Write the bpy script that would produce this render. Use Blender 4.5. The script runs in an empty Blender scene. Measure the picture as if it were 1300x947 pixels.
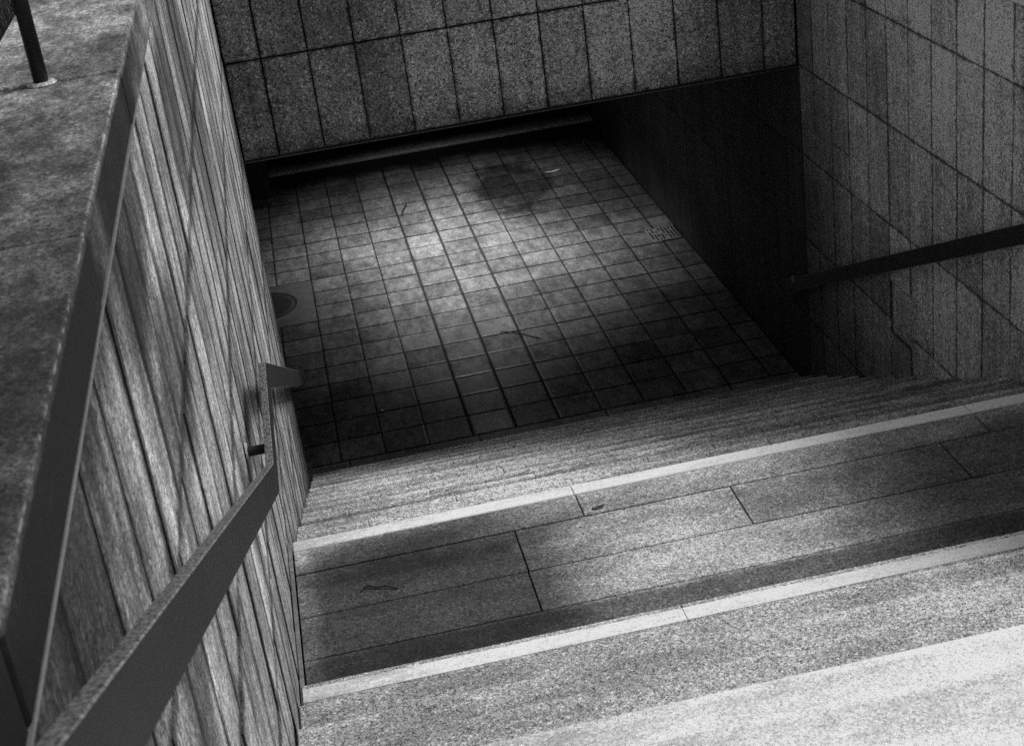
import bpy, bmesh, math, random
from mathutils import Vector, Matrix
rnd = random.Random(11)
C = bpy.context.scene.collection
SC = bpy.context.scene

# ------------------------------------------------------------ calibrated sizes (metres)
W = 3.787            # clear width of the stairwell
YH = 9.605           # plane of the lintel wall above the foot of the stairs
HH = 2.496           # underside of the lintel wall
R_, T_ = 0.14148, 0.30
YF = 9.556           # foot of the lowest riser
NLAND = 14
ZL = NLAND * R_      # landing height
YLE = YF - (NLAND - 1) * T_   # nosing of the landing
YS2 = 4.457          # first nosing of the upper flight
YFAR = 17.30         # far wall of the underpass
LX = -4.6            # left end of the underpass
CEIL = 2.52

# ------------------------------------------------------------ object helpers
def tag(o, label=None, cat=None, group=None, kind=None):
    if label: o['label'] = label
    if cat: o['category'] = cat
    if group: o['group'] = group
    if kind: o['kind'] = kind
    return o

def thing(name, label, cat, loc=(0, 0, 0), group=None):
    o = bpy.data.objects.new(name, None)
    C.objects.link(o)
    o.location = loc
    o.empty_display_size = 0.2
    tag(o, label, cat, group)
    return o

def obj(name, bm, m, parent=None, smooth=False, mats=None):
    me = bpy.data.meshes.new(name)
    bm.normal_update()
    bm.to_mesh(me)
    bm.free()
    for mm in (mats or [m]):
        me.materials.append(mm)
    if smooth:
        for p in me.polygons: p.use_smooth = True
    o = bpy.data.objects.new(name, me)
    C.objects.link(o)
    if parent is not None:
        o.parent = parent
        root = Vector((0, 0, 0)); q = parent
        while q is not None:
            root += q.location; q = q.parent
        o.data.transform(Matrix.Translation(-root))
    return o

def bx(bm, x0, x1, y0, y1, z0, z1, bev=0.0, mi=0):
    vs = [bm.verts.new((x, y, z)) for x in (x0, x1) for y in (y0, y1) for z in (z0, z1)]
    idx = [(0, 1, 3, 2), (4, 6, 7, 5), (0, 4, 5, 1), (2, 3, 7, 6), (0, 2, 6, 4), (1, 5, 7, 3)]
    fs = [bm.faces.new([vs[i] for i in f]) for f in idx]
    for f in fs: f.material_index = mi
    if bev > 0:
        es = list({e for f in fs for e in f.edges})
        bmesh.ops.bevel(bm, geom=es, offset=bev, segments=1, affect='EDGES', clamp_overlap=True)
    return vs

def slab(bm, o, u, v, n, w, h, depth, jit=0.0, inset=.022, drop=.0015, corner=None):
    """one stone slab: o corner, u/v unit axes of its face, n outward; 'edge' runs 0 at the joint to 1 at the inset"""
    L = bm.verts.layers.float.get('edge') or bm.verts.layers.float.new('edge')
    o = Vector(o); u = Vector(u); v = Vector(v); n = Vector(n)
    i = min(inset, w * .3, h * .3)
    def P(a, b, d): return bm.verts.new(o + u * a + v * b + n * d)
    back = [P(a, b, -depth) for a, b in ((0, 0), (w, 0), (w, h), (0, h))]
    out = [P(a, b, jit - drop) for a, b in ((0, 0), (w, 0), (w, h), (0, h))]
    inn = [P(a, b, jit) for a, b in ((i, i), (w - i, i), (w - i, h - i), (i, h - i))]
    for q in inn: q[L] = 1.0
    fs = [bm.faces.new(inn)]
    for k in range(4):
        m = (k + 1) % 4
        fs.append(bm.faces.new((out[k], out[m], inn[m], inn[k])))
        fs.append(bm.faces.new((back[k], back[m], out[m], out[k])))
    fs.append(bm.faces.new(back[::-1]))
    if u.cross(v).dot(n) < 0:
        for f in fs: f.normal_flip()
    return fs

def tube(bm, p0, p1, r, n=16, r2=None):
    p0 = Vector(p0); p1 = Vector(p1); d = p1 - p0
    q = d.to_track_quat('Z', 'Y').to_matrix().to_4x4()
    M = Matrix.Translation((p0 + p1) / 2) @ q
    bmesh.ops.create_cone(bm, cap_ends=True, segments=n, radius1=r, radius2=r if r2 is None else r2, depth=d.length, matrix=M)

# ------------------------------------------------------------ node helpers
class NT:
    def __init__(s, name):
        s.mat = bpy.data.materials.new(name); s.mat.use_nodes = True
        s.t = s.mat.node_tree; s.n = s.t.nodes; s.l = s.t.links
        s.b = s.n['Principled BSDF']
        s.geo = s.n.new('ShaderNodeNewGeometry')
        s.sep = s.n.new('ShaderNodeSeparateXYZ'); s.l.new(s.geo.outputs['Position'], s.sep.inputs[0])
        s.X, s.Y, s.Z = s.sep.outputs
    def put(s, sock, v):
        if isinstance(v, (int, float)): sock.default_value = v
        elif isinstance(v, tuple): sock.default_value = v
        else: s.l.new(v, sock)
    def m(s, op, a, b=0.0, c=0.0, clamp=False):
        nd = s.n.new('ShaderNodeMath'); nd.operation = op; nd.use_clamp = clamp
        s.put(nd.inputs[0], a); s.put(nd.inputs[1], b); s.put(nd.inputs[2], c)
        return nd.outputs[0]
    def scl(s, sx, sy, sz):
        nd = s.n.new('ShaderNodeVectorMath'); nd.operation = 'MULTIPLY'
        s.l.new(s.geo.outputs['Position'], nd.inputs[0]); nd.inputs[1].default_value = (sx, sy, sz)
        return nd.outputs[0]
    def noise(s, scale, detail=3, rough=.6, vec=None, dist=0.0):
        nd = s.n.new('ShaderNodeTexNoise')
        nd.inputs['Scale'].default_value = scale; nd.inputs['Detail'].default_value = detail
        nd.inputs['Roughness'].default_value = rough; nd.inputs['Distortion'].default_value = dist
        s.l.new(vec if vec is not None else s.geo.outputs['Position'], nd.inputs['Vector'])
        return nd.outputs['Fac']
    def mr(s, v, a, b, c, d, smooth=False):
        nd = s.n.new('ShaderNodeMapRange')
        if smooth: nd.interpolation_type = 'SMOOTHSTEP'
        s.put(nd.inputs[0], v)
        for i, q in enumerate((a, b, c, d)): nd.inputs[i + 1].default_value = q
        return nd.outputs[0]
    def vor(s, scale, feat='F1', vec=None):
        nd = s.n.new('ShaderNodeTexVoronoi'); nd.feature = feat
        nd.inputs['Scale'].default_value = scale
        s.l.new(vec if vec is not None else s.geo.outputs['Position'], nd.inputs['Vector'])
        return nd.outputs['Distance'], nd.outputs['Color']
    def island(s, lo, hi):
        return s.mr(s.geo.outputs['Random Per Island'], 0, 1, lo, hi)
    def blob(s, cx, cy, rx, ry, soft, strength, ax=0, ay=1, nz=None, namp=.35):
        """a soft patch: 1 outside, 1-strength inside, with a ragged edge"""
        P = (s.X, s.Y, s.Z)
        a = s.m('DIVIDE', s.m('SUBTRACT', P[ax], cx), rx)
        b = s.m('DIVIDE', s.m('SUBTRACT', P[ay], cy), ry)
        r = s.m('SQRT', s.m('ADD', s.m('MULTIPLY', a, a), s.m('MULTIPLY', b, b)))
        if nz is None: nz = s.noise(3.5, 5, .65)
        r = s.m('ADD', r, s.m('MULTIPLY', s.m('SUBTRACT', nz, .5), namp * 2))
        return s.mr(r, 1 - soft, 1 + soft, 1 - strength, 1, True)
    def mul(s, *a):
        r = a[0]
        for q in a[1:]: r = s.m('MULTIPLY', r, q)
        return r
    def finish(s, val, rough=.85, bump=None, bstr=.3, bdist=.002, spec=.3, metallic=0.0):
        cb = s.n.new('ShaderNodeCombineColor')
        v = s.m('MINIMUM', s.m('MAXIMUM', val, .004), .9)
        for i in range(3): s.l.new(v, cb.inputs[i])
        s.l.new(cb.outputs[0], s.b.inputs['Base Color'])
        s.put(s.b.inputs['Roughness'], rough)
        s.b.inputs['Specular IOR Level'].default_value = spec
        s.b.inputs['Metallic'].default_value = metallic
        if bump is not None:
            bp = s.n.new('ShaderNodeBump'); bp.inputs['Strength'].default_value = bstr
            bp.inputs['Distance'].default_value = bdist
            s.l.new(bump, bp.inputs['Height']); s.l.new(bp.outputs[0], s.b.inputs['Normal'])
        return s.mat

def speckle(t, sc, con):
    """granite grain: feldspar, quartz and mica crystals of several sizes, each with its own grey"""
    def cells(k, chan):
        d, col = t.vor(sc * k)
        sp = t.n.new('ShaderNodeSeparateColor'); t.l.new(col, sp.inputs[0])
        return sp.outputs[chan]
    a = cells(1.0, 0); b = cells(1.9, 1); c = cells(3.4, 2)
    clump = t.noise(sc * .35, 4, .7)
    g = t.m('ADD', t.m('ADD', t.m('MULTIPLY', a, .30), t.m('MULTIPLY', b, .34)), t.m('ADD', t.m('MULTIPLY', c, .20), t.m('MULTIPLY', t.mr(clump, .3, .7, 0, 1), .16)))
    f = t.mr(g, .22, .78, 1 - con, 1 + con)
    mica = t.mr(b, .0, .10, 1 - con * .6, 1)
    quartz = t.mr(a, .93, .95, 1, 1 + con * .5)
    return t.mul(f, mica, quartz), g

def edge_dirt(t, v, lo, reach=1.0, amp=.8, nz=None):
    """dirt that has settled along the joints between slabs"""
    at = t.n.new('ShaderNodeAttribute'); at.attribute_name = 'edge'
    if nz is None: nz = t.noise(16, 4, .7)
    d = t.m('ADD', at.outputs['Fac'], t.mr(nz, .3, .7, -amp * .5, amp * .5))
    return t.mul(v, t.mr(d, 0.05, reach, lo, 1, True))

def grime(t, v, ax, off, pitch, width, lo, nz=None):
    """dirt that has settled along the joints between slabs"""
    P = (t.X, t.Y, t.Z)[ax]
    f = t.m('FRACT', t.m('DIVIDE', t.m('SUBTRACT', P, off), pitch))
    d = t.m('MULTIPLY', t.m('MINIMUM', f, t.m('SUBTRACT', 1.0, f)), pitch)
    if nz is None: nz = t.noise(14, 4, .7)
    d = t.m('ADD', d, t.mr(nz, .3, .7, -width * .7, width * .7))
    return t.mul(v, t.mr(d, 0, width, lo, 1, True))

def granite(name, base, sc=85, con=.5, isl=.12, big=.25, streak=0.0, extra=None, bstr=.35, bdist=.0025, rough=.85, spec=.3, lime=0.0):
    t = NT(name)
    f, g = speckle(t, sc, con)
    v = t.mul(f, base, t.island(1 - isl, 1 + isl))
    v = t.mul(v, t.mr(t.noise(1.7, 5, .65), .3, .7, 1 - big, 1 + big))
    v = t.mul(v, t.mr(t.noise(9, 4, .6), .3, .7, 1 - big * .5, 1 + big * .5))
    if streak > 0:
        st = t.noise(1.0, 5, .7, t.scl(17, 17, .55))
        v = t.mul(v, t.mr(st, .33, .62, 1 - streak, 1 + streak * .5))
        st2 = t.noise(1.0, 3, .7, t.scl(60, 60, 1.3))
        v = t.mul(v, t.mr(st2, .35, .65, 1 - streak * .5, 1 + streak * .35))
    if lime > 0:
        ln = t.noise(1.0, 4, .6, t.scl(26, 26, 1.1))
        gate = t.mr(t.noise(1.3, 2, .5), .5, .62, 0, 1, True)
        v = t.m('ADD', v, t.mul(t.mr(ln, .62, .70, 0, lime, True), gate))
    if extra: v = extra(t, v)
    return t.finish(v, rough, g, bstr, bdist, spec)

# ------------------------------------------------------------ materials
def x_right(t, v):
    # shade painted on the right wall's foot and lintel side, light patch above
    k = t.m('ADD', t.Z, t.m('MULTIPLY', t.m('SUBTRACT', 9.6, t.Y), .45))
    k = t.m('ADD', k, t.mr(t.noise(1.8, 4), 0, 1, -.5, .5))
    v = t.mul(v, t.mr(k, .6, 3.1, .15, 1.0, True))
    v = t.mul(v, t.blob(9.6, 2.4, .9, 1.5, .6, .55, 1, 2))
    v = t.mul(v, t.blob(6.9, 2.9, .9, .5, .6, -.35, 1, 2))
    v = edge_dirt(t, v, .42, .5, 1.0)
    return v
M_right = granite('granite_right_wall', .54, sc=90, con=.75, isl=.3, big=.32, streak=.26, extra=x_right, lime=.05)
M_inner = granite('granite_shaded', .035, sc=60, con=.5, isl=.2, big=.3, streak=.3)  # underpass shade put into the stone colour
def x_left(t, v):
    nz = t.noise(1.0, 5, .7, t.scl(7, 7, 3))
    v = t.mul(v, t.blob(1.40, 4.35, .72, .70, .35, .86, 1, 2, nz, .45))    # darker under the coping, near end
    v = t.mul(v, t.blob(2.95, 4.52, .52, .36, .3, .84, 1, 2, nz, .5))     # dark patch under the coping
    v = t.mul(v, t.blob(2.2, 4.56, .35, .20, .3, .7, 1, 2, nz, .4))
    v = t.mul(v, t.blob(4.8, 4.15, .36, .30, .3, .75, 1, 2, nz, .6))
    v = t.mul(v, t.blob(3.25, 3.95, .40, .22, .3, .7, 1, 2, nz, .6))
    v = t.mul(v, t.blob(2.4, 3.72, .25, .22, .3, .6, 1, 2, nz, .6))
    v = t.mul(v, t.blob(5.9, 3.9, .5, .6, .4, .6, 1, 2, nz, .5))
    v = t.mul(v, t.mr(t.noise(1.0, 5, .7, t.scl(2.6, 2.6, 1.6)), .36, .64, .5, 1.35, True))
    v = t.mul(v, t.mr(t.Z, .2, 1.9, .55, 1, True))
    v = edge_dirt(t, v, .24, .62, .75, t.noise(1.0, 5, .75, t.scl(14, 14, 4)))
    return v
M_left = granite('granite_left_wall', .36, sc=110, con=.7, isl=.26, big=.28, streak=.5, extra=x_left, lime=.34)
def x_head(t, v):
    nz = t.noise(3.5, 5, .65)
    # soot along the lower edge, darker panels at the left
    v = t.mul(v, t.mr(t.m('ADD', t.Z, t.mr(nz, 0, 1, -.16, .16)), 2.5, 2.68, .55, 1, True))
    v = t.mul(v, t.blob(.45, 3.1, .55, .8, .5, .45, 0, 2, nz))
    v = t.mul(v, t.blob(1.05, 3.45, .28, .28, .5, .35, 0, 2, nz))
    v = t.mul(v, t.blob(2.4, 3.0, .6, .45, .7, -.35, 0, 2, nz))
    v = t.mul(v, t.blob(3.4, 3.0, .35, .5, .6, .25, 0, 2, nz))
    v = edge_dirt(t, v, .42, .5, 1.1)
    return v
M_head = granite('granite_lintel', .34, sc=95, con=1.0, isl=.2, big=.35, streak=.22, extra=x_head)
def x_cop(t, v):
    n = t.noise(1.0, 8, .8, t.scl(26, 12, 12))
    v = t.mul(v, t.mr(n, .40, .66, .6, 1.7, True))
    n2 = t.noise(1.0, 4, .6, t.scl(3.4, 2.2, 2.2))
    v = t.mul(v, t.mr(n2, .42, .62, .6, 1.45, True))
    v = t.mul(v, t.mr(t.Y, 2.0, 4.4, .5, 3.6))
    # algae and soot on the upright edge, paler on one slab
    face = t.mr(t.Z, 4.612, 4.624, 1, 0, True)
    pale = t.mr(t.m('ADD', t.Y, t.mr(n2, .3, .7, -.2, .2)), 3.3, 4.2, .09, .6, True)
    pale = t.m('ADD', pale, t.mul(t.mr(t.m('ABSOLUTE', t.m('SUBTRACT', t.Y, 2.45)), .05, .14, .55, 0, True), 1.0))
    v = t.mul(v, t.m('ADD', t.m('SUBTRACT', 1.0, face), t.m('MULTIPLY', face, pale)))
    # worn pale arris
    ar = t.mr(t.m('ABSOLUTE', t.m('SUBTRACT', t.Z, 4.630)), .0, .003, 1, 0)
    v = t.m('ADD', v, t.mul(ar, t.mr(t.X, .012, .016, 0, 1), t.mr(t.noise(30, 3), .45, .6, .0, .2)))
    return v
M_cop = granite('granite_coping', .08, sc=170, con=.75, isl=.18, big=.3, extra=x_cop, streak=0)
M_copr = granite('granite_coping_pale', .75, sc=90, con=.3, isl=.1, big=.15)
def x_band(t, v, lo):
    # grime on the tread behind each worn nosing
    d = t.m('MULTIPLY', t.m('FRACT', t.m('DIVIDE', t.m('SUBTRACT', YF, t.Y), T_)), T_)
    d = t.m('ADD', d, t.mr(t.noise(1.0, 5, .7, t.scl(6, 20, 20)), .3, .7, -.02, .02))
    gate = t.mr(t.noise(1.0, 4, .6, t.scl(1.1, 3, 3)), .35, .65, .1, 1, True)
    return t.mul(v, t.m('ADD', 1.0, t.mul(gate, t.m('SUBTRACT', t.mr(d, .012, .05, 1.12, lo, True), 1.0))))
def gum(t, v):
    # old chewing gum and chips trodden into the stone
    d, col = t.vor(7.0)
    sp = t.n.new('ShaderNodeSeparateColor'); t.l.new(col, sp.inputs[0])
    rad = t.mr(sp.outputs[0], .55, 1, .0, .12)
    k = t.mr(t.m('SUBTRACT', d, rad), -.01, .012, 1, 0)
    k = t.mul(k, t.mr(sp.outputs[0], .6, .61, 0, 1))
    return t.mul(v, t.m('SUBTRACT', 1.0, t.mul(k, t.mr(sp.outputs[1], 0, 1, -.25, .5))))
def x_up(t, v):
    v = x_band(t, v, .84)
    nz = t.noise(1.0, 5, .7, t.scl(1.3, 4, 4))
    v = t.mul(v, t.mr(nz, .36, .64, .72, 1.18, True))
    v = t.mul(v, t.mr(t.m('ADD', t.X, t.mr(nz, 0, 1, -.5, .5)), .1, 2.2, .66, 1.08, True))
    return gum(t, v)
def x_step(t, v):
    v = gum(t, x_band(t, v, .50))
    v = t.mul(v, t.mr(t.m('ADD', t.X, t.mr(t.noise(2.2, 4), 0, 1, -.5, .5)), 1.7, 3.5, 1, .6, True))
    v = t.mul(v, t.mr(t.noise(1.0, 5, .7, t.scl(1.2, 5, 5)), .35, .65, .62, 1.25, True))
    v = t.mul(v, t.blob(1.55, 7.4, .9, 1.3, .7, -.25))
    v = t.mul(v, t.blob(.1, 7.5, .25, 2.2, .6, .3))
    return v
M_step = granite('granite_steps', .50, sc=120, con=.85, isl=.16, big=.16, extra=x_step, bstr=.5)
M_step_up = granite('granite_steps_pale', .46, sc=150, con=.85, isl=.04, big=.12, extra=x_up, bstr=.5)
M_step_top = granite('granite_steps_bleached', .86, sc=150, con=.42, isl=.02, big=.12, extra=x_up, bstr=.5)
def x_land(t, v):
    nz = t.noise(3.0, 6, .7)
    v = gum(t, v)
    v = t.mul(v, t.mr(t.noise(1.0, 6, .75, t.scl(2.2, 6, 6)), .36, .64, .72, 1.2, True))
    v = t.mul(v, t.blob(.48, 4.93, .72, .60, .36, .82, 0, 1, nz, .36))
    v = t.mul(v, t.blob(.60, 5.42, .75, .22, .45, .6, 0, 1, nz, .5))
    v = t.mul(v, t.blob(3.15, 5.08, .85, .46, .55, .72, 0, 1, nz, .35))
    dust = t.mr(t.m('ADD', t.X, t.mr(nz, .3, .7, -.04, .04)), .07, .13, 1.9, 1, True)
    v = t.mul(v, dust)
    band = t.mr(t.m('ADD', t.Y, t.mr(nz, 0, 1, -.035, .035)), 4.755, 4.80, .36, 1, True)
    v = t.mul(v, band)
    v = t.mul(v, t.blob(1.75, 4.93, .75, .22, .6, -.3, 0, 1, nz))
    return v
M_land = granite('granite_landing', .38, sc=130, con=.75, isl=.14, big=.16, extra=x_land)
def x_strip(t, v):
    nz = t.noise(1.0, 6, .75, t.scl(5, 26, 26))
    v = t.mul(v, t.mr(nz, .34, .6, .8, 1.04, True))
    return t.mul(v, t.mr(t.m('ADD', t.X, t.mr(nz, 0, 1, -.4, .4)), .0, .8, .6, 1.0, True))
M_strip = granite('white_stone_strip', .93, sc=120, con=.26, isl=.05, big=.06, extra=x_strip, bstr=.15, rough=.7)
def x_ulp(t, v): return v
M_core = granite('concrete_core', .16, sc=60, con=.25, big=.3)
M_joint = granite('joint_mortar', .015, sc=60, con=.3, big=.3)
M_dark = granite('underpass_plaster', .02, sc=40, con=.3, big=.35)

t = NT('floor_tile')
sp, g = speckle(t, 70, .4)
v = t.mul(sp, .14, t.island(.80, 1.18))
v = t.mul(v, t.mr(t.noise(1.0, 5, .7, t.scl(1.5, .8, 1)), .38, .62, .72, 1.2, True))
mott = t.noise(1.0, 5, .7, t.scl(11, 5, 6))
v = t.mul(v, t.mr(mott, .35, .65, .72, 1.22, True))
v = t.mul(v, t.mr(t.noise(22, 4, .7), .35, .65, .82, 1.15))
nz = t.noise(2.6, 4, .6)
v = t.mul(v, t.blob(2.50, 15.25, .42, .80, .22, .75, 0, 1, nz, .6))
v = t.mul(v, t.blob(3.3, 14.4, .75, .8, .5, .45, 0, 1, nz, .3))
v = t.mul(v, t.mr(t.m('ADD', t.Y, t.mr(nz, .3, .7, -.12, .12)), 16.3, 16.68, 1, .2, True))  # shading in front of the kerb painted into the tiles
v = t.mul(v, t.blob(.3, 12.6, .55, 1.0, .5, .5, 0, 1, nz, .3))
v = edge_dirt(t, v, .3, .55, .6)
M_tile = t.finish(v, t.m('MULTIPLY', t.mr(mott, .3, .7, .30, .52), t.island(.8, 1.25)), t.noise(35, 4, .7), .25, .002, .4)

def metal(name, base, rough=.5, chips=0.0, spec=.4):
    t = NT(name)
    v = t.mul(t.mr(t.noise(60, 3), .3, .7, .85, 1.15), base, t.mr(t.noise(3, 4), .3, .7, .85, 1.2))
    if chips:
        c = t.mr(t.noise(1, 5, .7, t.scl(190, 75, 75)), .42, .60, 1, 0, True)
        v = t.m('ADD', t.mul(v, t.mr(c, 0, 1, .35, 1)), t.mul(c, chips))
    return t.finish(v, rough, t.noise(80, 3), .15, .001, spec)
M_rail = metal('rail_paint', .014, .6, spec=.25)
M_railtop = metal('rail_worn_top', .06, .5, chips=.10)
M_worn = metal('worn_edge', .16, .5, chips=.05)
M_post = metal('black_post_paint', .012, .45)
M_flange = metal('galvanised_collar', .55, .5, chips=.1)
M_surround = granite('dark_slab', .055, sc=80, con=.4, big=.3)
M_steel = metal('dark_steel_trim', .05, .35)
M_lip = metal('steel_lip', .13, .5)
def x_kerb(t, v):
    # light falloff painted in: near-black at the wall, bright at the front arris
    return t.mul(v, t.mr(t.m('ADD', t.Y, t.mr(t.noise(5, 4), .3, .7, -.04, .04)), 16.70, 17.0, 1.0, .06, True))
M_bench = granite('kerb_stone', .42, sc=70, con=.4, big=.2, extra=x_kerb, rough=.6)
M_iron = metal('cast_iron', .02, .5)
M_plate = metal('drain_plate', .26, .5)
M_twig = metal('bark', .01, .9)
M_paper = metal('paper', .8, .8)
M_leaf = metal('dry_leaf', .05, .8)
t = NT('soil'); v = t.mul(t.mr(t.noise(20, 6, .7), .3, .7, .5, 1.5), .05)
M_soil = t.finish(v, .95, t.noise(30, 5), 1.0, .02)
t = NT('grass_blade'); v = t.mul(t.island(.4, 1.7), .07)
M_grass = t.finish(v, .6)
lamp = bpy.data.materials.new('lamp_diffuser'); lamp.use_nodes = True
lb = lamp.node_tree.nodes['Principled BSDF']
lb.inputs['Base Color'].default_value = (.8, .8, .8, 1)
lb.inputs['Emission Color'].default_value = (1, 1, 1, 1); lb.inputs['Emission Strength'].default_value = 1.0

# ------------------------------------------------------------ cladding generators
GAP = .007
def clad_x(bm, xf, sign, y0, y1, z0, z1, rec=0.0, gy=GAP, gz=GAP, inset=.022):
    """one slab on a wall in a plane x = xf; sign +1: the slab faces +x"""
    j = rnd.uniform(-.0025, .0025) - rec
    slab(bm, (xf, y0 + gy / 2, z0 + gz / 2), (0, 1, 0), (0, 0, 1), (sign, 0, 0), y1 - y0 - gy, z1 - z0 - gz, .028, j, inset)

# ---- left retaining wall
lw = thing('retaining_wall', 'granite clad retaining wall on the left, streaked slabs under a wide mottled coping', 'wall', (0, 0, 0))
bm = bmesh.new()
rows = [(3.862, 4.506), (3.22, 3.862), (2.58, 3.22), (1.94, 2.58), (1.30, 1.94), (.66, 1.30), (.005, .66)]
offs = [0, .135, .06, .16, .1, .02, .12]
for (z0, z1), of in zip(rows, offs):
    y = -3.0 + ((2.185 + of + 3.0) % .2965)
    ys = [-3.0]
    while y < YH - .08:
        ys.append(y + rnd.uniform(-.006, .006)); y += .2965
    ys.append(YH - .003)
    for a, b in zip(ys, ys[1:]):
        if z1 < ZL - .3 and b < 4.4: continue
        clad_x(bm, 0, 1, a, b, z0, z1, gy=rnd.choice([.008, .010, .012]), gz=.008, inset=.075)
obj('cladding', bm, M_left, lw)
bm = bmesh.new(); bx(bm, -.27, -.0285, -3, YH - .002, -.3, 4.507); obj('core', bm, M_joint, lw)
bm = bmesh.new()
ys = [-3.02, -1.97, -.9, .17, 1.235, 2.305, 3.372, 4.44, 5.51, 6.58, 7.65, 8.72, YH + .3]
for a, b in zip(ys, ys[1:]):
    j = rnd.uniform(-.002, .002)
    bx(bm, -.305, .021 + j, a + .003, b - .003, 4.509, 4.634 + j, .004)
cp = obj('coping', bm, M_cop, lw)
bm = bmesh.new(); bx(bm, -.02, .0235, -3, YH, 4.5035, 4.5085, .0012); obj('drip_edge', bm, M_lip, cp)

# ---- right retaining wall
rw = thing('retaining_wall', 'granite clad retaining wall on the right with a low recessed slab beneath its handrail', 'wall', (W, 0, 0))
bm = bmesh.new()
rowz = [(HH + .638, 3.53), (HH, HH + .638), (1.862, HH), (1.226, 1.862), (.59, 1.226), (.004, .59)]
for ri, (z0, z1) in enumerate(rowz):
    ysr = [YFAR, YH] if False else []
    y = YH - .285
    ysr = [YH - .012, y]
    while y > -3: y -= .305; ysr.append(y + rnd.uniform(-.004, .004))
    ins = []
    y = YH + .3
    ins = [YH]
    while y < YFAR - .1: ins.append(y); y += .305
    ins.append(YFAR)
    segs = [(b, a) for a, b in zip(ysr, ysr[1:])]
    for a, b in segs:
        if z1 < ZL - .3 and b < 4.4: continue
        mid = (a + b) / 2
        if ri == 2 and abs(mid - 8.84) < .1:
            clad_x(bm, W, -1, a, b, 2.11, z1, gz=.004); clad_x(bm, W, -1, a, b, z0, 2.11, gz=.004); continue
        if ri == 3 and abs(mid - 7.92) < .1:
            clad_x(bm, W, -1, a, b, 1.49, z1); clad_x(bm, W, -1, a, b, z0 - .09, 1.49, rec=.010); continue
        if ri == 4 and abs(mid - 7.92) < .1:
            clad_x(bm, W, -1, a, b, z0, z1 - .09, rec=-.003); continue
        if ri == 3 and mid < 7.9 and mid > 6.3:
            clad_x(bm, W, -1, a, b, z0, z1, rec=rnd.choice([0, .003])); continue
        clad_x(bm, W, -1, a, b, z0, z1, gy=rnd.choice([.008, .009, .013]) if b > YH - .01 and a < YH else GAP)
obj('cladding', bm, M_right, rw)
iw = thing('underpass_wall', 'slab wall with shade in its dark colour along the right side of the underpass behind the lintel', 'wall', (W, 13, 0))
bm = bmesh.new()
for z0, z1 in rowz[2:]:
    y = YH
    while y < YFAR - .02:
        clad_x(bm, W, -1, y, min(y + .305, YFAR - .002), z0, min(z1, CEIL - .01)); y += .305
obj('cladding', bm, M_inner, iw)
bm = bmesh.new(); bx(bm, W + .0285, W + .27, YH + .002, YFAR + .3, -.3, CEIL + .3); obj('core', bm, M_joint, iw)
bm = bmesh.new(); bx(bm, W + .0285, W + .27, -3, YH, -.3, 3.531); obj('core', bm, M_joint, rw)
bm = bmesh.new(); y = -3.0
while y < YH + .2:
    bx(bm, W - .02, W + .32, y + .003, y + 1.064, 3.534, 3.66, .006); y += 1.067
obj('coping', bm, M_copr, rw)

# ---- lintel wall over the opening
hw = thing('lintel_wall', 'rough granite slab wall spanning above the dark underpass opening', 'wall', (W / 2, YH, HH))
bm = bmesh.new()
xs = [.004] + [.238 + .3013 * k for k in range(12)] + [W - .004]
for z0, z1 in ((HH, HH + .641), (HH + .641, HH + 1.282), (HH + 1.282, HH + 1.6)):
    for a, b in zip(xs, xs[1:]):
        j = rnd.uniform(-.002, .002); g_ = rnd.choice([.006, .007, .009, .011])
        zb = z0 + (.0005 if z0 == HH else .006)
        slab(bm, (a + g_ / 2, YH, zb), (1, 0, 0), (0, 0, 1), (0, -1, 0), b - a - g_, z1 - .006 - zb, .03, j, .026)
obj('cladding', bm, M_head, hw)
bm = bmesh.new(); bx(bm, .001, W - .001, YH + .031, YH + .33, HH + .003, HH + 1.6); obj('core', bm, M_joint, hw)
bm = bmesh.new(); bx(bm, .001, W + .03, YH - .02, YH + .35, HH + 1.604, HH + 1.72, .006); obj('coping', bm, M_copr, hw)
bm = bmesh.new()
bx(bm, .003, W - .003, YH + .006, YH + .10, HH - .018, HH - .001)
e = obj('soffit_angle', bm, M_joint, hw)
bm = bmesh.new(); bx(bm, .003, W - .003, YH + .002, YH + .0055, HH - .021, HH - .017, .0005); obj('lip', bm, M_lip, e)

# ------------------------------------------------------------ underpass
bm = bmesh.new()
bx(bm, LX, W + .28, YH + .335, YFAR + .3, CEIL, CEIL + .35)
bx(bm, LX, .0, YH + .02, YH + .334, CEIL, CEIL + .35)
tag(obj('ceiling', bm, M_dark), kind='structure')
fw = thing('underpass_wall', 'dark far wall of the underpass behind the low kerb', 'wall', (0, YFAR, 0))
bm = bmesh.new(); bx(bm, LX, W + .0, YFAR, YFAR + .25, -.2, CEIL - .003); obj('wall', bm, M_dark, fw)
bm = bmesh.new(); bx(bm, LX, W - .004, YFAR - .012, YFAR - .001, .0, .12); obj('skirting', bm, M_steel, fw)
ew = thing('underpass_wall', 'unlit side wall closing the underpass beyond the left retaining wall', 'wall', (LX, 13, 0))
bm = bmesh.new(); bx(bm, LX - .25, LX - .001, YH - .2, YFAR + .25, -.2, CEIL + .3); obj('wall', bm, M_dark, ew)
bm = bmesh.new(); bx(bm, LX, LX + .01, YH + .01, YFAR - .02, .0, .12); obj('skirting', bm, M_steel, ew)
nw = thing('underpass_wall', 'dark return wall of the underpass behind the end of the left retaining wall', 'wall', (-2, YH, 0))
bm = bmesh.new(); bx(bm, LX + .012, -.31, YH - .2, YH - .002, -.2, CEIL - .003); obj('wall', bm, M_dark, nw)
bm = bmesh.new(); bx(bm, LX + .012, -.31, YH, YH + .011, .0, .12); obj('skirting', bm, M_steel, nw)

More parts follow.
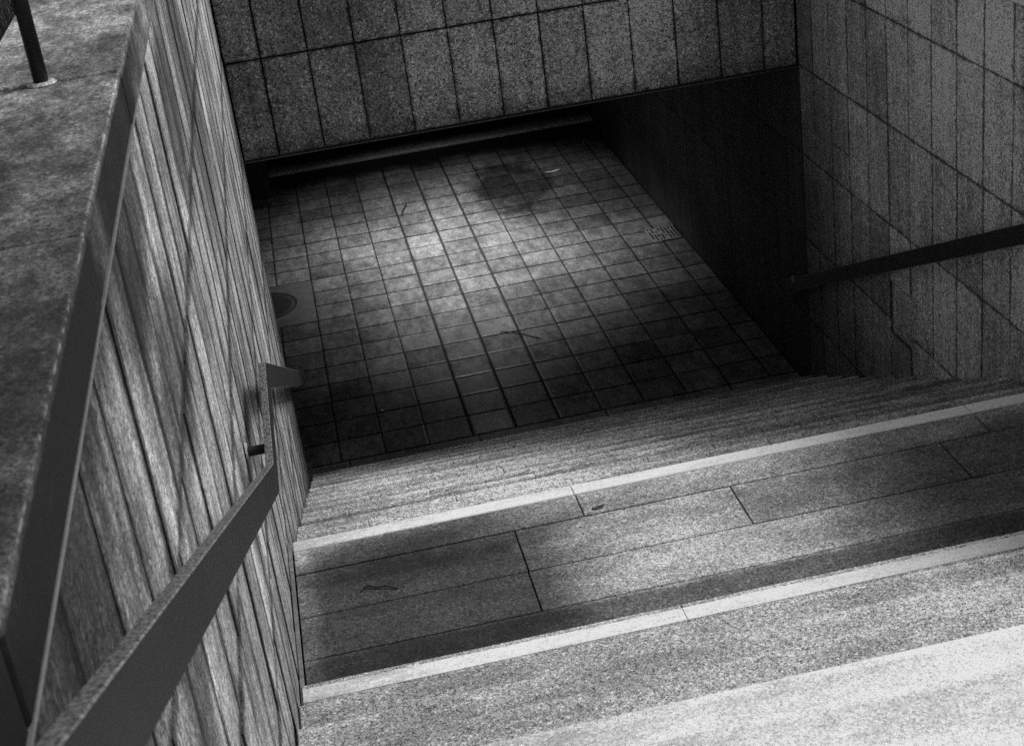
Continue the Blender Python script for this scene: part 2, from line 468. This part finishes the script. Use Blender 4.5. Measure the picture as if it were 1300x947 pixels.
# floor: slabs with real joints over a dark bed
bm = bmesh.new()
x0 = .242 - .3333 * 15
cols = [x0 + .3333 * k for k in range(26)]
cols = [c for c in cols if LX < c < W - .05] + [W - .004]
rowsy = [YF + .02, 9.85] + []
ry = [9.92 + .3365 * k for k in range(20)] + [16.52, 16.695]
wide = {k: rnd.choice([.005, .006, .008]) for k in range(40)}
gyr = {k: rnd.choice([.006, .007, .0085]) for k in ry}
for i, (a, b) in enumerate(zip(cols, cols[1:])):
    for a2, b2 in zip(ry, ry[1:]):
        if b < .30 and a > -.80 and a2 > 12.5 and b2 < 13.7: continue
        if a > 3.45 and abs((a2 + b2) / 2 - 13.14) < .17: continue
        gx = wide[i] * .55; gx2 = wide[i + 1] * .55
        if abs(a - 1.57) < .4: gx = .008
        if abs(b - 1.57) < .4: gx2 = .008
        h = rnd.uniform(-.0012, .0012)
        yo = rnd.uniform(-.004, .004)
        ox, oy = a + gx, a2 + gyr[a2]
        slab(bm, (ox, oy, 0), (1, 0, 0), (0, 1, 0), (0, 0, 1), b - gx2 - ox, b2 - gyr[b2] - oy, .03, h, .016, .0022)
# plain border slabs against the lowest riser
x = LX
while x < W:
    slab(bm, (x + .002, 9.30, 0), (1, 0, 0), (0, 1, 0), (0, 0, 1), min(x + .98, W - .004) - x - .004, .612, .03, 0, .016, .001); x += .98
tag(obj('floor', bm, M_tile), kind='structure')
bm = bmesh.new(); bx(bm, LX - .3, W + .3, 9.0, YFAR + .3, -.2, -.012)
tag(obj('floor_bed', bm, M_joint), kind='structure')

# bench + pillar
be = thing('kerb', 'long low dark kerb with a pale front edge along the far end of the underpass floor', 'kerb', (1.9, 16.7, 0))
def prism(prof, x0, x1, m, parent, name):
    bm = bmesh.new()
    a = [bm.verts.new((x0, y, z)) for y, z in prof]; b = [bm.verts.new((x1, y, z)) for y, z in prof]
    bm.faces.new(a); bm.faces.new(b[::-1])
    for i in range(len(prof)):
        k = (i + 1) % len(prof); bm.faces.new((a[i], b[i], b[k], a[k]))
    bmesh.ops.recalc_face_normals(bm, faces=bm.faces)
    return obj(name, bm, m, parent)
prism([(16.712, -.03), (16.712, .098), (YFAR - .003, .098), (YFAR - .003, -.03)], -.05, W - .005, M_joint, be, 'base')
prism([(16.704, .100), (16.700, .112), (16.704, .124), (16.714, .132), (16.735, .136), (YFAR - .013, .142), (YFAR - .013, .100)], -.05, W - .006, M_bench, be, 'top_slab')
pl = thing('square_pillar', 'dark square pillar at the left end of the far kerb', 'pillar', (-.3, 16.3, 0))
bm = bmesh.new(); bx(bm, -.62, -.03, 15.98, 16.69, .10, CEIL - .004, .02); obj('shaft', bm, M_dark, pl)
bm = bmesh.new(); bx(bm, -.63, -.045, 15.99, 16.69, .0, .098, .012); obj('plinth', bm, M_steel, pl)

# manhole and drain
mh = thing('manhole_cover', 'round iron manhole cover set in a dark square slab on the underpass floor', 'manhole cover', (-.26, 13.15, 0))
bm = bmesh.new(); bx(bm, -.752, .236, 12.62, 13.618, -.03, -.001, .003)
obj('surround', bm, M_surround, mh)
bm = bmesh.new()
for r0, r1, z in ((.315, .345, .004),):
    n = 48
    for i in range(n):
        a0, a1 = 2 * math.pi * i / n, 2 * math.pi * (i + 1) / n
        q = [(math.cos(k) * r_ - .26, math.sin(k) * r_ + 13.15) for k in (a0, a1) for r_ in (r0, r1)]
        tv = [bm.verts.new((x_, y_, z)) for x_, y_ in q]; bv = [bm.verts.new((x_, y_, -.0005)) for x_, y_ in q]
        bm.faces.new((tv[0], tv[1], tv[3], tv[2])); bm.faces.new((tv[1], bv[1], bv[3], tv[3])); bm.faces.new((tv[0], tv[2], bv[2], bv[0]))
obj('frame', bm, M_iron, mh)
bm = bmesh.new(); tube(bm, (-.26, 13.15, -.02), (-.26, 13.15, .0025), .30, 40)
for i in range(-4, 5):
    w_ = math.sqrt(max(0, .27 ** 2 - (i * .06) ** 2))
    bx(bm, -.26 - w_, -.26 + w_, 13.15 + i * .06 - .01, 13.15 + i * .06 + .01, .003, .0055)
obj('lid', bm, M_iron, mh)
dg = thing('drain_cover', 'small pale perforated drain cover on the floor beside the right wall', 'drain cover', (3.62, 13.14, 0))
bm = bmesh.new(); bx(bm, 3.48, 3.762, 12.98, 13.305, -.03, .001, .002)
for i in range(8):
    for j in range(8):
        if rnd.random() < .12: continue
        cx_, cy_ = 3.505 + i * .0335, 13.01 + j * .038
        bx(bm, cx_ - .009, cx_ + .009, cy_ - .011, cy_ + .011, .0015, .005, 0, 1)
obj('perforated_plate', bm, None, dg, mats=[M_plate, M_iron])

# ceiling light box whose pool lies on the tiles
cl = thing('ceiling_light', 'long ceiling light box above the underpass floor, hidden behind the lintel', 'ceiling light', (1.80, 13.6, CEIL))
bm = bmesh.new(); bx(bm, 1.55, 2.05, 12.4, 14.8, CEIL - .07, CEIL - .004, .005); obj('housing', bm, M_steel, cl)
bm = bmesh.new(); bx(bm, 1.58, 2.02, 12.43, 14.77, CEIL - .078, CEIL - .0705); obj('diffuser', bm, lamp, cl)
ld = bpy.data.lights.new('ceiling_lamp', 'AREA'); ld.shape = 'RECTANGLE'; ld.size = .42; ld.size_y = 2.0
ld.energy = 62; ld.spread = math.radians(94); ld.color = (1, 1, 1)
lo = bpy.data.objects.new('lamp', ld); C.objects.link(lo); lo.parent = cl
lo.location = Vector((1.70, 13.75, CEIL - .085)) - cl.location

# ------------------------------------------------------------ stairs
st = thing('granite_staircase', 'granite stairs with a slabbed landing and white nosing strips between two walls', 'staircase', (W / 2, YF, 0))
XL, XR = .024, W - .010
def step_mesh(y1, y0, z, cuts, h=R_, bev=.005):
    bm = bmesh.new()
    xs_ = [XL + rnd.uniform(-.004, .006)] + cuts + [XR]
    for a, b in zip(xs_, xs_[1:]):
        bx(bm, a + .0006, b - .0006, y0, y1 + rnd.uniform(-.002, .002), z - h + .003, z + rnd.uniform(-.001, .001), bev)
    return bm
def cuts_for(k, pitch=.95):
    c = [(.52 * k) % pitch + .25]
    while c[-1] + pitch < W - .2: c.append(c[-1] + pitch)
    return c
for k in range(1, NLAND):
    y1 = YF - (k - 1) * T_
    obj('step', step_mesh(y1, y1 - T_ - .02, k * R_, cuts_for(k)), M_step, st)
# landing
ln = None
bm = bmesh.new()
def slabrow(y0, y1, joints, front=False):
    xs_ = [XL] + joints + [XR]
    for a, b in zip(xs_, xs_[1:]):
        bx(bm, a + .003, b - .003, y0 + .003, y1 - .003, ZL - .10, ZL + rnd.uniform(-.0012, .0012), .0025)
slabrow(5.392, YLE - .08, [1.262, 3.1])
slabrow(5.075, 5.392, [.957, 1.904, 2.86])
slabrow(4.79, 5.075, [.954, 3.3])
slabrow(4.40, 4.79, [])
ln = obj('landing', bm, M_land, st)
bm = bmesh.new(); bx(bm, XL, XR, YS2 - .1, YLE - .01, ZL - R_ + .003, ZL - .018); obj('bed', bm, M_joint, ln)
bm = bmesh.new(); bx(bm, .002, XL - .004, YS2 - .1, YLE - .004, ZL - R_, ZL - .006, .002); obj('edge_fillet', bm, M_core, ln)
bm = bmesh.new()
xs_ = [XL, 1.258, 3.1, XR]
for a, b in zip(xs_, xs_[1:]):
    bx(bm, a + .0015, b - .0015, YLE - .077, YLE + .002, ZL - .13, ZL + .0015, .004)
obj('nosing_strip', bm, M_strip, ln)
# upper flight
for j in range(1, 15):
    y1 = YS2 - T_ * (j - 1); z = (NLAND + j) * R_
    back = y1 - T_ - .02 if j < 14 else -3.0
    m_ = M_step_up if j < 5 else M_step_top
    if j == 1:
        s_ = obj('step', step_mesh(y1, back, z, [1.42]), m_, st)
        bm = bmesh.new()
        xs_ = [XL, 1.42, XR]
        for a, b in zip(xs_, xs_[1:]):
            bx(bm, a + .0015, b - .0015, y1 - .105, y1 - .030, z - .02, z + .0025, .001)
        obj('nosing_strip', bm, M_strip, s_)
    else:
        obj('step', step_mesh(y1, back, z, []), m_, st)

# ------------------------------------------------------------ handrails (flat bar on edge)
PTS = [(-1.0, 3.05 + .4716 * 5.40), (4.40, 3.05), (5.20, 3.05), (9.80, 3.05 - .481 * 4.60)]
def rail_bm(x0, x1, h=.110):
    bm = bmesh.new(); rings = []
    for (y, z) in PTS:
        rings.append([bm.verts.new((x0, y, z)), bm.verts.new((x1, y, z)), bm.verts.new((x1, y, z - h)), bm.verts.new((x0, y, z - h))])
    for r0, r1 in zip(rings, rings[1:]):
        for i in range(4):
            k = (i + 1) % 4
            f = bm.faces.new((r0[i], r1[i], r1[k], r0[k])); f.material_index = 1 if i == 0 else 0
    bm.faces.new(rings[0][::-1]); bm.faces.new(rings[-1])
    bmesh.ops.recalc_face_normals(bm, faces=bm.faces)
    es = [e for e in bm.edges if abs((e.verts[0].co - e.verts[1].co).y) > .2]
    bv = bmesh.ops.bevel(bm, geom=es, offset=.0022, segments=1, affect='EDGES')
    for f in bv['faces']: f.material_index = 2
    return bm
def handrail(x0, x1, wallx, label):
    t_ = thing('handrail', label, 'handrail', (wallx, 4.8, 2.0), 'flat bar handrails on the stairwell walls')
    obj('rail', rail_bm(x0, x1), None, t_, mats=[M_rail, M_railtop, M_worn])
    sg = 1 if wallx < 1 else -1
    for yb in (-.1, 4.62, 6.6, 8.2, 9.62):
        for (ya, za), (yc, zc) in zip(PTS, PTS[1:]):
            if ya <= yb <= yc: zb = za + (zc - za) * (yb - ya) / (yc - ya) - .055
        near = x0 if sg > 0 else x1
        bm = bmesh.new(); tube(bm, (wallx + sg * .004, yb, zb), (near, yb, zb), .017, 16)
        b_ = obj('bracket', bm, M_rail, t_, smooth=False)
        bm = bmesh.new(); tube(bm, (wallx + sg * .0035, yb, zb), (wallx + sg * .010, yb, zb), .032, 20)
        obj('wall_plate', bm, M_flange if sg > 0 else M_rail, b_)
    bm = bmesh.new(); yb = 9.62; zb = 3.05 - .4716 * (yb - 5.2) - .055
    xo = x1 if sg > 0 else x0
    tube(bm, (xo - sg * .001, yb, zb), (xo + sg * .004, yb, zb), .028, 20)
    obj('end_cap', bm, M_worn, t_)
    return t_
handrail(.073, .099, 0.0, 'flat dark steel handrail with worn top, bolted along the left streaked wall')
handrail(W - .099, W - .073, W, 'flat black steel handrail descending along the right granite wall')

# ------------------------------------------------------------ guard railing on the left coping
gr = thing('guard_railing', 'thin black guard railing whose round post stands on the mottled coping', 'railing', (-.148, 3.372, 4.634))
for y in (-1.97, .17, 3.372, 6.58, 8.72):
    bm = bmesh.new(); tube(bm, (-.148, y, 4.637), (-.148, y, 5.62), .0168, 20)
    p_ = obj('post', bm, M_post, gr, smooth=False)
    for f in p_.data.polygons: f.use_smooth = len(f.vertices) == 4
    bm = bmesh.new(); tube(bm, (-.148, y, 4.6345), (-.148, y, 4.6395), .033, 28, .028)
    obj('collar', bm, M_flange, p_)
bm = bmesh.new(); tube(bm, (-.148, -2.2, 5.637), (-.148, 9.2, 5.637), .02, 20)
obj('top_rail', bm, M_post, gr)

# ------------------------------------------------------------ ground outside
bm = bmesh.new()
E_ = 400
def sheet(x0, x1, y0, y1, z):
    vs = [bm.verts.new(p) for p in ((x0, y0, z), (x1, y0, z), (x1, y1, z), (x0, y1, z))]; bm.faces.new(vs)
sheet(-E_, -.29, -E_, E_, 4.56)
sheet(W + .3, E_, -E_, E_, 3.60)
sheet(-.29, W + .3, YH + .34, E_, 3.95)
sheet(-.29, W + .3, -E_, -2.95, 3.955)
def skirt(p, q, z0, z1):
    bm.faces.new([bm.verts.new(v) for v in ((p[0], p[1], z0), (q[0], q[1], z0), (q[0], q[1], z1), (p[0], p[1], z1))])
skirt((-.29, YH + .34), (-.29, E_), 3.95, 4.56); skirt((W + .3, YH + .34), (W + .3, E_), 3.60, 3.95)
skirt((-.29, -E_), (-.29, -2.95), 3.955, 4.56); skirt((W + .3, -E_), (W + .3, -2.95), 3.60, 3.955)
skirt((-.29, YH + .34), (W + .3, YH + .34), 3.0, 3.95)
bmesh.ops.remove_doubles(bm, verts=bm.verts, dist=.0001)
tag(obj('ground', bm, M_soil), kind='structure')

bm = bmesh.new()
for i in range(15000):
    x = -.31 - rnd.random() ** 1.3 * 1.3; y = rnd.uniform(2.9, 6.3)
    h = rnd.uniform(.03, .085); a = rnd.uniform(0, 6.28); l = rnd.uniform(0, .05); w_ = rnd.uniform(.002, .0045)
    dx, dy = math.cos(a) * w_, math.sin(a) * w_
    b_ = rnd.uniform(0, 6.28)
    vs = [bm.verts.new((x - dx, y - dy, 4.555)), bm.verts.new((x + dx, y + dy, 4.555)),
          bm.verts.new((min(x + math.cos(b_) * l, -.302), y + math.sin(b_) * l, 4.56 + h))]
    bm.faces.new(vs)
tag(obj('grass', bm, M_grass), 'short dark grass growing behind the left coping', 'grass', kind='stuff')

# ------------------------------------------------------------ litter
def strand(name, pts, r, m, label, cat):
    bm = bmesh.new()
    for a, b in zip(pts, pts[1:]): tube(bm, a, b, r, 6)
    tag(obj(name, bm, m), label, cat)
strand('twig', [(1.285, 14.93, .008), (1.31, 15.05, .014), (1.35, 15.16, .02), (1.37, 15.24, .012)], .008, M_twig,
       'short dark twig lying on the lit floor tiles', 'twig')
strand('loose_wire', [(1.75 + .06 * i, 11.62 - .05 * i + .03 * math.sin(i * .8), .006 + .003 * (i % 2)) for i in range(6)], .004, M_twig,
       'thin bent dark wire lying on the floor below the light pool', 'wire')
strand('crooked_twig', [(.28, 5.17, ZL + .005), (.31, 5.20, ZL + .009), (.345, 5.175, ZL + .005), (.38, 5.17, ZL + .008), (.43, 5.14, ZL + .004)], .0032, M_twig,
       'small crooked dark twig on the dirty left side of the landing', 'twig')
def flake(name, c, rx, ry, rot, m, label, cat, curl=.01, n=14):
    bm = bmesh.new(); vs = []; vb = []
    for i in range(n):
        a = 2 * math.pi * i / n; k = 1 + rnd.uniform(-.22, .22)
        x, y = math.cos(a) * rx * k, math.sin(a) * ry * k
        z = c[2] + .003 + curl * (x / rx) ** 2 * rnd.uniform(.6, 1.2)
        p = (c[0] + x * math.cos(rot) - y * math.sin(rot), c[1] + x * math.sin(rot) + y * math.cos(rot))
        vs.append(bm.verts.new((p[0], p[1], z + .0012))); vb.append(bm.verts.new((p[0], p[1], z)))
    ct = bm.verts.new((c[0], c[1], c[2] + .004)); cb = bm.verts.new((c[0], c[1], c[2] + .0028))
    for i in range(n):
        k = (i + 1) % n
        bm.faces.new((ct, vs[i], vs[k])); bm.faces.new((cb, vb[k], vb[i])); bm.faces.new((vs[i], vb[i], vb[k], vs[k]))
    tag(obj(name, bm, m), label, cat)
flake('dry_leaf', (1.33, 5.43, ZL), .028, .012, .25, M_leaf, 'curled dark dry leaf on the landing beside the white strip', 'leaf', .006)
flake('paper_scrap', (3.03, 15.47, 0), .085, .016, .2, M_paper, 'crumpled white paper scrap on the floor near the far kerb', 'litter', .010)
flake('fallen_leaf', (2.25, 16.02, 0), .03, .05, .3, M_leaf, 'small dark leaf on the tiles just in front of the far kerb', 'leaf', .02)
def pebble(c, r, label):
    bm = bmesh.new(); bmesh.ops.create_icosphere(bm, subdivisions=2, radius=r, matrix=Matrix.Translation(c) @ Matrix.Diagonal((1.3, 1, .6, 1)))
    for v_ in bm.verts: v_.co += Vector([rnd.uniform(-.12, .12) * r for _ in range(3)])
    tag(obj('pebble', bm, M_copr), label, 'pebble')
pebble((.985, 4.62, ZL + .006), .007, 'tiny pale pebble on the dark strip before the upper white line')
pebble((.62, 10.6, .008), .010, 'tiny pale pebble on the dark tiles near the foot of the stairs, left')

# ------------------------------------------------------------ light
elev, azim = math.radians(56), None
to_sun = Vector((.68, .14, .72)).normalized()
wd = bpy.data.worlds.new('World'); SC.world = wd; wd.use_nodes = True
n = wd.node_tree.nodes; l = wd.node_tree.links
sky = n.new('ShaderNodeTexSky'); sky.sky_type = 'NISHITA'; sky.sun_disc = False
sky.sun_elevation = math.asin(to_sun.z); sky.sun_rotation = math.atan2(to_sun.x, to_sun.y)
sky.dust_density = 4.0; sky.air_density = 1.5
bw = n.new('ShaderNodeRGBToBW'); l.new(sky.outputs[0], bw.inputs[0]); l.new(bw.outputs[0], n['Background'].inputs['Color'])
n['Background'].inputs['Strength'].default_value = .085
sd = bpy.data.lights.new('sun', 'SUN'); sd.energy = 2.2; sd.angle = math.radians(18); sd.color = (1, 1, 1)
so = bpy.data.objects.new('sun', sd); C.objects.link(so)
so.rotation_euler = to_sun.to_track_quat('Z', 'Y').to_euler(); so.location = (2, 0, 12)

# ------------------------------------------------------------ camera
YAW, PIT, ROL, F, CX, CZ = .12569502, .43679274, -.13637804, 1912.595, .37742, 5.403818
fwd = Vector((math.sin(YAW) * math.cos(PIT), math.cos(YAW) * math.cos(PIT), -math.sin(PIT)))
rt = Vector((math.cos(YAW), -math.sin(YAW), 0)); up = rt.cross(fwd)
Rr = math.cos(ROL) * rt + math.sin(ROL) * up; Ur = math.cos(ROL) * up - math.sin(ROL) * rt
cam = bpy.data.cameras.new('camera'); co = bpy.data.objects.new('camera', cam); C.objects.link(co)
Mx = Matrix(((Rr.x, Ur.x, -fwd.x, CX), (Rr.y, Ur.y, -fwd.y, 0), (Rr.z, Ur.z, -fwd.z, CZ), (0, 0, 0, 1)))
co.matrix_world = Mx
cam.sensor_fit = 'HORIZONTAL'; cam.sensor_width = 36; cam.lens = F / 1300 * 36
cam.shift_y = -45 / 1300
cam.clip_start = .05; cam.clip_end = 2000
cam.dof.use_dof = True; cam.dof.focus_distance = 6.6; cam.dof.aperture_fstop = 13
SC.camera = co

vs_ = SC.view_settings
vs_.view_transform = 'Standard'; vs_.look = 'None'; vs_.gamma = 1; vs_.use_curve_mapping = False
vs_.exposure = 0.0
SC.cycles.use_denoising = False
SC.cycles.max_bounces = 8
SC.cycles.diffuse_bounces = 4
